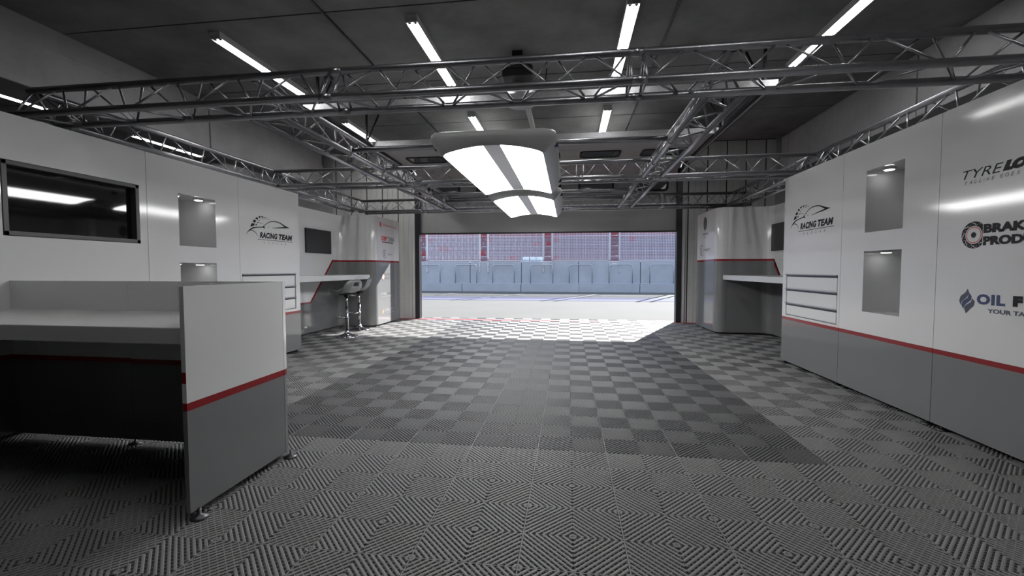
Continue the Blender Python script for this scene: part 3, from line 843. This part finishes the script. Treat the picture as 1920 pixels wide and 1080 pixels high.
# prints on the end panels
d = Decal(-4.12, 'L', 9.0, 0.0)
d.disc(0.069, 2.243, 0.055, 0); d.annulus(0.069, 2.243, 0.018, 0.026, 1, 1, n=16)
d.text('SoftwareLogo', 0.175, 2.205, 0.075, 0.79, mi=0)
d.build('software_print', [M['inkred'], M['white']], eL)
d = Decal(-4.12, 'L', 9.0, 0.0)
d.text('CHIP', 0.095, 1.890, 0.105, 0.300, bold=0.006, mi=0); d.text('TUNING', 0.412, 1.892, 0.105, 0.412, bold=0.002, mi=1)
d.poly([(0.15, 1.872), (0.76, 1.872), (0.74, 1.852), (0.13, 1.852)], 2)
d.build('tuning_print', [M['inkred'], M['inkslate'], M['ink']], eL)
def connect(e, X, side, y0, u, v, r, tx, tw, th_):
    d = Decal(X, side, y0, 0.0)
    for k in range(10):
        a = 18+36*k
        if 320 < a or a < 40: continue
        d.annulus(u, v, r*0.82, r, 0, 0, a-12, a+12, 4)
    d.annulus(u, v, r*0.36, r*0.46, 0, 0, 60, 300, 12); d.poly([(u-r*0.08, v-r*0.25), (u+r*0.08, v-r*0.25), (u+r*0.08, v+r*0.25), (u-r*0.08, v+r*0.25)], 0)
    d.text('CONNECT', tx, v-th_/2, th_, tw, mi=1)
    d.build('connect_print', [M['ink'], M['inkgrey']], e)
connect(eL, -4.12, 'L', 9.0, 0.268, 1.595, 0.095, 0.425, 0.275, 0.040)
d = Decal(-4.12, 'L', 9.0, 0.0)
d.disc(0.172, 1.092, 0.090, 2, 0); d.disc(0.176, 1.092, 0.066, 1, 1); d.annulus(0.176, 1.092, 0.050, 0.060, 0, 2); d.disc(0.176, 1.092, 0.016, 2, 2, n=12)
d.text('BRAKE', 0.262, 1.108, 0.058, 0.320, mi=2); d.text('PRODUCTS', 0.262, 1.022, 0.058, 0.520, mi=2)
d.build('brake_print', [M['inkred'], M['white'], M['inkgrey']], eL)
d = Decal(-4.12, 'L', 9.0, 0.0)
d.text('TYRE', 0.05, 0.672, 0.055, 0.30, mi=0); d.text('LOGO', 0.37, 0.672, 0.055, 0.33, bold=0.005, mi=1)
d.annulus(0.745, 0.69, 0.045, 0.075, 1, 0, -80, 90, 12); d.text('TAGLINE GOES', 0.05, 0.622, 0.022, 0.60, mi=0)
d.build('tyre_print', [M['inkfaint'], M['inkgrey']], eL)
d = Decal(-4.12, 'L', 9.0, 0.0)
d.stroke([(0.16, 0.24), (0.13, 0.285), (0.185, 0.315), (0.16, 0.36)], [0.004, 0.04, 0.04, 0.004], 1)
d.text('OIL F', 0.25, 0.292, 0.065, 0.42, mi=0); d.text('YOUR TAGLINE', 0.33, 0.245, 0.024, 0.42, mi=0)
d.build('oil_print', [M['inkfaint'], M['inkorange']], eL)
# right partition: balloon and connect
d = Decal(2.81, 'R', 9.80, 0.0)
pts = []
for k in range(25):
    a = 2*PI*k/24
    pts.append((0.385+0.115*math.cos(a), 2.205 + (0.13 if math.sin(a) > 0 else 0.145)*math.sin(a)))
d.poly(pts[:-1], 0); d.stroke([(0.39, 2.075), (0.388, 2.02)], [0.035, 0.003], 0)
d.text('YOUR LOGO', 0.215, 1.962, 0.036, 0.38, mi=0, bold=0.002); d.text('TAGLINE', 0.27, 1.905, 0.016, 0.26, mi=0)
d.build('balloon_print', [M['inkgrey'], M['ink']], eR)
connect(eR, 2.81, 'R', 9.80, 0.165, 1.652, 0.115, 0.265, 0.485, 0.055)

# monitors on the recess panels
for (x, s, ya, yb, za, zb, lab) in ((-4.90, 1, 7.50, 8.36, 1.565, 2.03, 'matte black wall monitor above the bar counter with the stools'), (3.77, -1, 7.75, 8.60, 1.59, 2.085, 'matte black wall monitor above the empty bar counter, partly hidden')):
    t = thing('monitor', lab, 'monitor', (x, (ya+yb)/2, za))
    b = MB(); b.box(x+s*0.001, ya, za, x+s*0.03, yb, zb, 0, 0.004); b.build('housing', M['black'], t)
    b = MB(); b.box(x+s*0.029, ya+0.012, za+0.012, x+s*0.032, yb-0.012, zb-0.012, 0); b.build('screen', M['offscreen'], t)
# bar counters
b = MB(); b.box(-4.897, 6.088, 1.043, -4.22, 8.738, 1.137, 0, 0.005)
tag(b.build('bar_counter', M['top']), 'thick white bar counter along the left partition with two stools under it', 'counter', 'bar counters')
b = MB(); b.box(2.93, 6.218, 1.052, 3.767, 8.678, 1.142, 0, 0.005)
tag(b.build('bar_counter', M['top']), 'thick white bar counter along the right partition without stools', 'counter', 'bar counters')

# ------------------------------------------------------------------ desk in the left foreground
dk = thing('reception_desk', 'white and grey standing desk with red stripe in the near left corner', 'desk', (-2.9, 2.3, 0))
lv, ms = (0.04, 0.553, 0.592, 1.168), (GREY, RED, WHITE)
b = MB(); skin(b, [(-1.85, 1.853), (-1.85, 2.575)], -0.024, lv, ms); 
b.quad([(-1.8505, 1.8525, 0.69), (-1.874, 1.8525, 0.69), (-1.874, 1.8525, 0.745), (-1.8505, 1.8525, 0.745)], RED)
b.build('end_panel', PM, dk, recalc=False)
b = MB(); skin(b, [(-1.85, 2.578)] + arc(-1.93, 2.580, 0.08, 0, 90), -0.024, lv, ms); b.build('corner_post', PM, dk, recalc=False)
lv2 = (0.04, 0.588, 0.622, 1.168)
for (a, c, dz) in ((-1.933, -3.066, -0.004), (-3.070, -4.057, 0.003)):
    b = MB(); skin(b, [(a, 2.660), (c, 2.660)], -0.024, (0.04, 0.588+dz, 0.622+dz, 1.168), ms); b.build('back_panel', PM, dk, recalc=False)
b = MB(); b.box(-4.056, 1.872, 0.877, -1.876, 2.632, 0.963, 0, 0.005); b.build('worktop', M['top'], dk)
for x, y in ((-1.838, 1.892), (-1.83, 2.60), (-3.08, 2.66)): foot(dk, x, y, 0.05, 0.042)

# ------------------------------------------------------------------ bar stools
def stool(x, y, rot, label):
    t = thing('bar_stool', label, 'stool', (0, 0, 0), 'bar stools at the left counter')
    b = MB(); b.lathe(0, 0, [(0.205, 0.0), (0.208, 0.008), (0.19, 0.022), (0.11, 0.045), (0.05, 0.075), (0.034, 0.11), (0.032, 0.12)], 32)
    b.build('base', M['chrome'], t)
    b = MB(); b.tube([(0, 0, 0.10), (0, 0, 0.55)], 0.030, 20); b.tube([(0, 0, 0.53), (0, 0, 0.78)], 0.022, 20); b.build('column', M['chrome'], t)
    # D-shaped footrest towards the front (-x)
    b = MB(); R = 0.115
    pts = [(0.0, 0.03, 0.36), (-0.05, R*0.9, 0.36)] + [(-0.10-R*math.cos(math.radians(a)), R*math.sin(math.radians(a)), 0.36) for a in range(70, -71, -20)] + [(-0.05, -R*0.9, 0.36), (0.0, -0.03, 0.36)]
    b.tube(pts, 0.011, 8); b.tube([(0, 0, 0.34), (0, 0, 0.38)], 0.037, 16); b.build('footrest', M['chrome'], t)
    b = MB(); b.box(-0.10, -0.09, 0.775, 0.10, 0.09, 0.795, 0, 0.004); b.lathe(0, 0, [(0.035, 0.73), (0.05, 0.775)], 16)
    b.build('seat_mount', M['black'], t)
    b = MB(); b.tube([(0.0, 0.03, 0.765), (0.02, 0.16, 0.76), (0.02, 0.20, 0.75)], 0.006, 6); b.build('lever', M['chrome'], t)
    # moulded shell: cross-section along x (front -x, back +x)
    prof = [(-0.285, 0.815), (-0.27, 0.84), (-0.20, 0.835), (-0.10, 0.815), (0.02, 0.808), (0.11, 0.825), (0.17, 0.87), (0.215, 0.94), (0.245, 1.01), (0.255, 1.055)]
    wid = [0.10, 0.155, 0.205, 0.225, 0.23, 0.232, 0.228, 0.215, 0.175, 0.11]
    b = MB(); n = 12; top = []; bot = []
    for i, ((px, pz), w) in enumerate(zip(prof, wid)):
        a = prof[max(0, i-1)]; c = prof[min(len(prof)-1, i+1)]
        dx, dz = c[0]-a[0], c[1]-a[1]; l = math.hypot(dx, dz); nx, nz = -dz/l, dx/l
        rt, rb = [], []
        for k in range(n+1):
            v = -1+2*k/n; lift = 0.045*abs(v)**2.6
            if i > 6: lift *= 1.2
            X_ = px + nx*lift; Z_ = pz + nz*lift
            rt.append(b.bm.verts.new((X_+nx*0.008, v*w, Z_+nz*0.008))); rb.append(b.bm.verts.new((X_-nx*0.010, v*w, Z_-nz*0.010)))
        top.append(rt); bot.append(rb)
    def F(q):
        f = b.bm.faces.new(q); f.smooth = True
    hole = {(7, 4), (7, 5), (7, 6), (7, 7)}
    for i in range(len(prof)-1):
        for k in range(n):
            if (i, k) in hole:
                continue
            F((top[i][k], top[i+1][k], top[i+1][k+1], top[i][k+1])); F((bot[i][k+1], bot[i+1][k+1], bot[i+1][k], bot[i][k]))
        F((top[i][0], bot[i][0], bot[i+1][0], top[i+1][0])); F((top[i][n], top[i+1][n], bot[i+1][n], bot[i][n]))
    for k in range(n):
        F((top[0][k], top[0][k+1], bot[0][k+1], bot[0][k])); F((top[-1][k+1], top[-1][k], bot[-1][k], bot[-1][k+1]))
        if 4 <= k <= 7:
            for i in (7, 8): F((top[i][k], top[i][k+1], bot[i][k+1], bot[i][k]))
    for k in (4, 8): F((top[7][k], top[8][k], bot[8][k], bot[7][k]))
    sh = b.build('seat_shell', M['stoolseat'], t)
    t.location = (x, y, 0); t.rotation_euler = (0, 0, rot)
    return t
stool(-4.06, 7.45, math.radians(-16), 'grey shell bar stool with chrome column, nearer of the two, back slot visible')
stool(-4.27, 8.33, math.radians(20), 'grey shell bar stool half hidden behind the nearer stool and the counter end')

# ------------------------------------------------------------------ outside: pit wall, barriers, fence, stand
YW = 24.0
pw = thing('lane_barrier', 'grey concrete pit wall with a stepped foot across the lane', 'barrier', (-1, YW, 0))
b = MB()
xj = [-24.4, -19.2, -14.0, -9.3, -6.05, -2.65, 0.58, 3.85, 7.2, 12.4, 17.6, 22.8]
for a, c in zip(xj, xj[1:]): b.box(a+0.015, YW, -0.02, c-0.015, YW+0.45, 0.415, 0, 0.015)
b.build('footing', M['pitwall'], pw)
b = MB()
xj = [-24, -18, -12, -8.9, -5.66, -2.67, 0.56, 3.93, 7.3, 12, 18, 24]
for a, c in zip(xj, xj[1:]): b.box(a+0.02, YW+0.42, 0.40, c-0.02, YW+0.70, 1.69, 0, 0.015)
b.box(-24, YW+0.46, 0.40, 24, YW+0.66, 1.66, 1)
b.build('wall_panel', [M['pitwall'], M['greyline']], pw)
b = MB(); b.tube([(-24, YW+0.06, 0.44), (24, YW+0.06, 0.44)], 0.028, 8)
tag(b.build('foot_rail', M['galv']), 'long steel rail lying on the step of the pit wall', 'rail')
hoop0 = None
hx = [-10.8+2.17*k for k in range(0, 9)]
for k, x in enumerate(hx):
    if hoop0 is None:
        b = MB(); w, h, r = 1.25, 1.10, 0.16
        pts = [(0, 0, 0)] + [(r-r*math.cos(math.radians(a)), 0, h-r+r*math.sin(math.radians(a))) for a in range(0, 91, 15)] + [(w-r+r*math.sin(math.radians(a)), 0, h-r+r*math.cos(math.radians(a))) for a in range(0, 91, 15)] + [(w, 0, 0)]
        b.tube(pts, 0.032, 8); hoop0 = b.build('hoop_barrier', M['galv']); o = hoop0
    else:
        o = hoop0.copy(); COL.objects.link(o)
    o.location = (x, YW+0.16, 0.415)
    names = ['beyond the left door jamb', 'mostly hidden by the left door jamb', 'just inside the left door jamb', 'second full hoop from the left jamb', 'left of the middle posts', 'below the pale blue boards', 'right of the middle posts', 'in front of the right-hand fence posts', 'against the right door jamb']
    tag(o, 'grey steel hoop barrier on the pit wall step, ' + names[k], 'barrier', 'hoop barriers along the pit wall')
# fence posts in pairs
post0 = None
pxs = [-12.45, -11.95, -8.77, -8.24, -5.09, -4.60, -1.42, -0.92, 2.26, 2.79, 5.95, 6.46]
for k, x in enumerate(pxs):
    if post0 is None:
        t = thing('fence_post', '', 'post', (0, YW+0.40, 1.0), 'steel posts of the debris fence')
        b = MB(); b.box(-0.04, YW+0.47-0.08, 1.05, 0.04, YW+0.47-0.055, 2.1, 0); b.build('bracket', M['galv'], t)
        b = MB(); b.box(-0.05, YW+0.34, 1.90, 0.05, YW+0.43, 5.2, 0, 0.004)
        b.tube([(0, YW+0.37, 1.72), (0.0, YW+0.37, 1.95)], 0.035, 8); b.build('column', M['galv'], t)
        for z in (1.10, 1.40, 1.75, 2.05):
            b = MB(); b.tube([(0, YW+0.33, z), (0, YW+0.40, z)], 0.028, 8); b.build('bolt', M['galv'], t)
        post0 = t; o = t; o.location.x = x
    else: o = copy_tree(post0, None, (x, YW+0.40, 1.0))
    o['label'] = 'tall grey fence post bolted to the pit wall, %s' % ['far outside the doorway', 'past the left jamb', 'hidden by the left jamb', 'against the left door jamb', 'left post of the left red gap', 'right post of the left red gap', 'beside the pale blue boards', 'right post of the middle red gap', 'left post of the right red gap', 'right post of the right red gap', 'hidden by the right jamb', 'outside to the right'][k]
# mesh panels between the pairs
def fence(x0, x1, label):
    t = thing('mesh_fence', label, 'fence', ((x0+x1)/2, YW+0.45, 1.75), 'mesh panels of the debris fence')
    b = MB(); n = int((x1-x0)/0.085); yy = YW+0.45
    for k in range(n+1):
        x = x0 + (x1-x0)*k/n; b.box(x-0.009, yy-0.004, 1.78, x+0.009, yy+0.004, 4.4)
    for k in range(31):
        z = 1.78 + 0.085*k; b.box(x0, yy-0.008, z-0.009, x1, yy-0.004, z+0.009)
    b.build('wire_mesh', M['mesh'], t)
    b = MB(); b.box(x0, yy-0.03, 1.72, x1, yy+0.03, 1.79, 0); b.box(x0, yy-0.025, 3.10, x1, yy+0.01, 3.14, 0); b.build('frame', M['galv'], t)
for x0, x1, lab in ((-11.9, -8.82, 'wire mesh fence panel behind the left jamb'), (-8.19, -5.14, 'wire mesh fence panel nearest the left jamb'), (-4.55, -1.47, 'wire mesh fence panel with the pale blue boards behind it'), (-0.87, 2.21, 'wire mesh fence panel between the middle and right post pairs'), (2.84, 5.9, 'wire mesh fence panel nearest the right jamb')):
    fence(x0, x1, lab)
for x in (-8.505, -4.845, -1.17, 2.525):
    for z in (1.98, 2.55, 3.12):
        b = MB(); b.tube([(x-0.198, YW+0.38, z), (x+0.198, YW+0.38, z)], 0.016, 6)
        tag(b.build('post_brace', M['galv']), '%s rung joining a pair of fence posts %%s' % {1.98: 'lowest', 2.55: 'middle', 3.12: 'top'}[z] % {-8.505: 'at the left jamb', -4.845: 'at the left red gap', -1.17: 'at the middle red gap', 2.525: 'at the right red gap'}[x], 'brace', 'braces between fence posts')
# grandstand
gs = thing('grandstand', 'long grandstand with rows of dark red and grey seats behind the fence', 'grandstand', (0, 28, 0))
b = MB()
for k in range(9):
    b.box(-26, 27+k*0.9, 0, 26, 27+(k+1)*0.9, 1.35+k*0.36, 0)
b.build('terrace', M['stand'], gs)
for k in range(9):
    b = MB(); z = 1.35+k*0.36; y = 27+k*0.9
    x = -20
    while x < 20:
        red = k > 5 or random.random() < 0.04
        b.box(x, y+0.35, z+0.02, x+0.42, y+0.75, z+0.10, 0 if red else 1); b.box(x, y+0.70, z+0.05, x+0.42, y+0.76, z+0.46, 0 if red else 1)
        x += 0.46
    b.build('seat_row', [M['seat'], M['seatgrey']], gs)
for k, (a, c) in enumerate(((-2.62, -2.26), (-2.20, -1.87), (-1.84, -1.46))):
    b = MB(); b.box(a*1.0, YW+0.60, 1.69, c*1.0, YW+0.63, 1.97, 0, 0.004)
    tag(b.build('advert_board', M['palebox']), 'small pale blue board behind the fence mesh, %s of three' % ['leftmost', 'middle', 'rightmost, beside the post'][k], 'board', 'pale boards behind the fence')

# ------------------------------------------------------------------ light
w = bpy.data.worlds.new('sky'); sc.world = w; w.use_nodes = True
nt = w.node_tree; bg = nt.nodes['Background']
bg.inputs['Color'].default_value = (0.62, 0.75, 1.0, 1); bg.inputs['Strength'].default_value = 1.7
S = bpy.data.lights.new('sun', 'SUN'); S.energy = 22.0; S.angle = math.radians(0.6); S.color = (1.0, 0.975, 0.94)
so = bpy.data.objects.new('sun', S); COL.objects.link(so)
so.rotation_euler = Vector((-1.39, -3.07, -2.163)).to_track_quat('-Z', 'Y').to_euler(); so.location = (10, 30, 20)

# ------------------------------------------------------------------ camera
f = 805.5
cam = bpy.data.cameras.new('camera'); cam.sensor_fit = 'HORIZONTAL'; cam.sensor_width = 36.0; cam.lens = f/1920*36
cam.clip_end = 300; cam.clip_start = 0.02
co = bpy.data.objects.new('camera', cam); COL.objects.link(co); co.location = (0, 0, 1.25)
pitch = math.atan(35/f); yaw = math.atan(106/math.hypot(f, 35))
co.rotation_euler = (PI/2 - pitch, 0, yaw)
sc.camera = co
vs = sc.view_settings; vs.view_transform = 'Standard'; vs.look = 'None'; vs.gamma = 1; vs.use_curve_mapping = False; vs.exposure = 0.0
sc.cycles.max_bounces = 10; sc.cycles.diffuse_bounces = 5; sc.cycles.glossy_bounces = 4
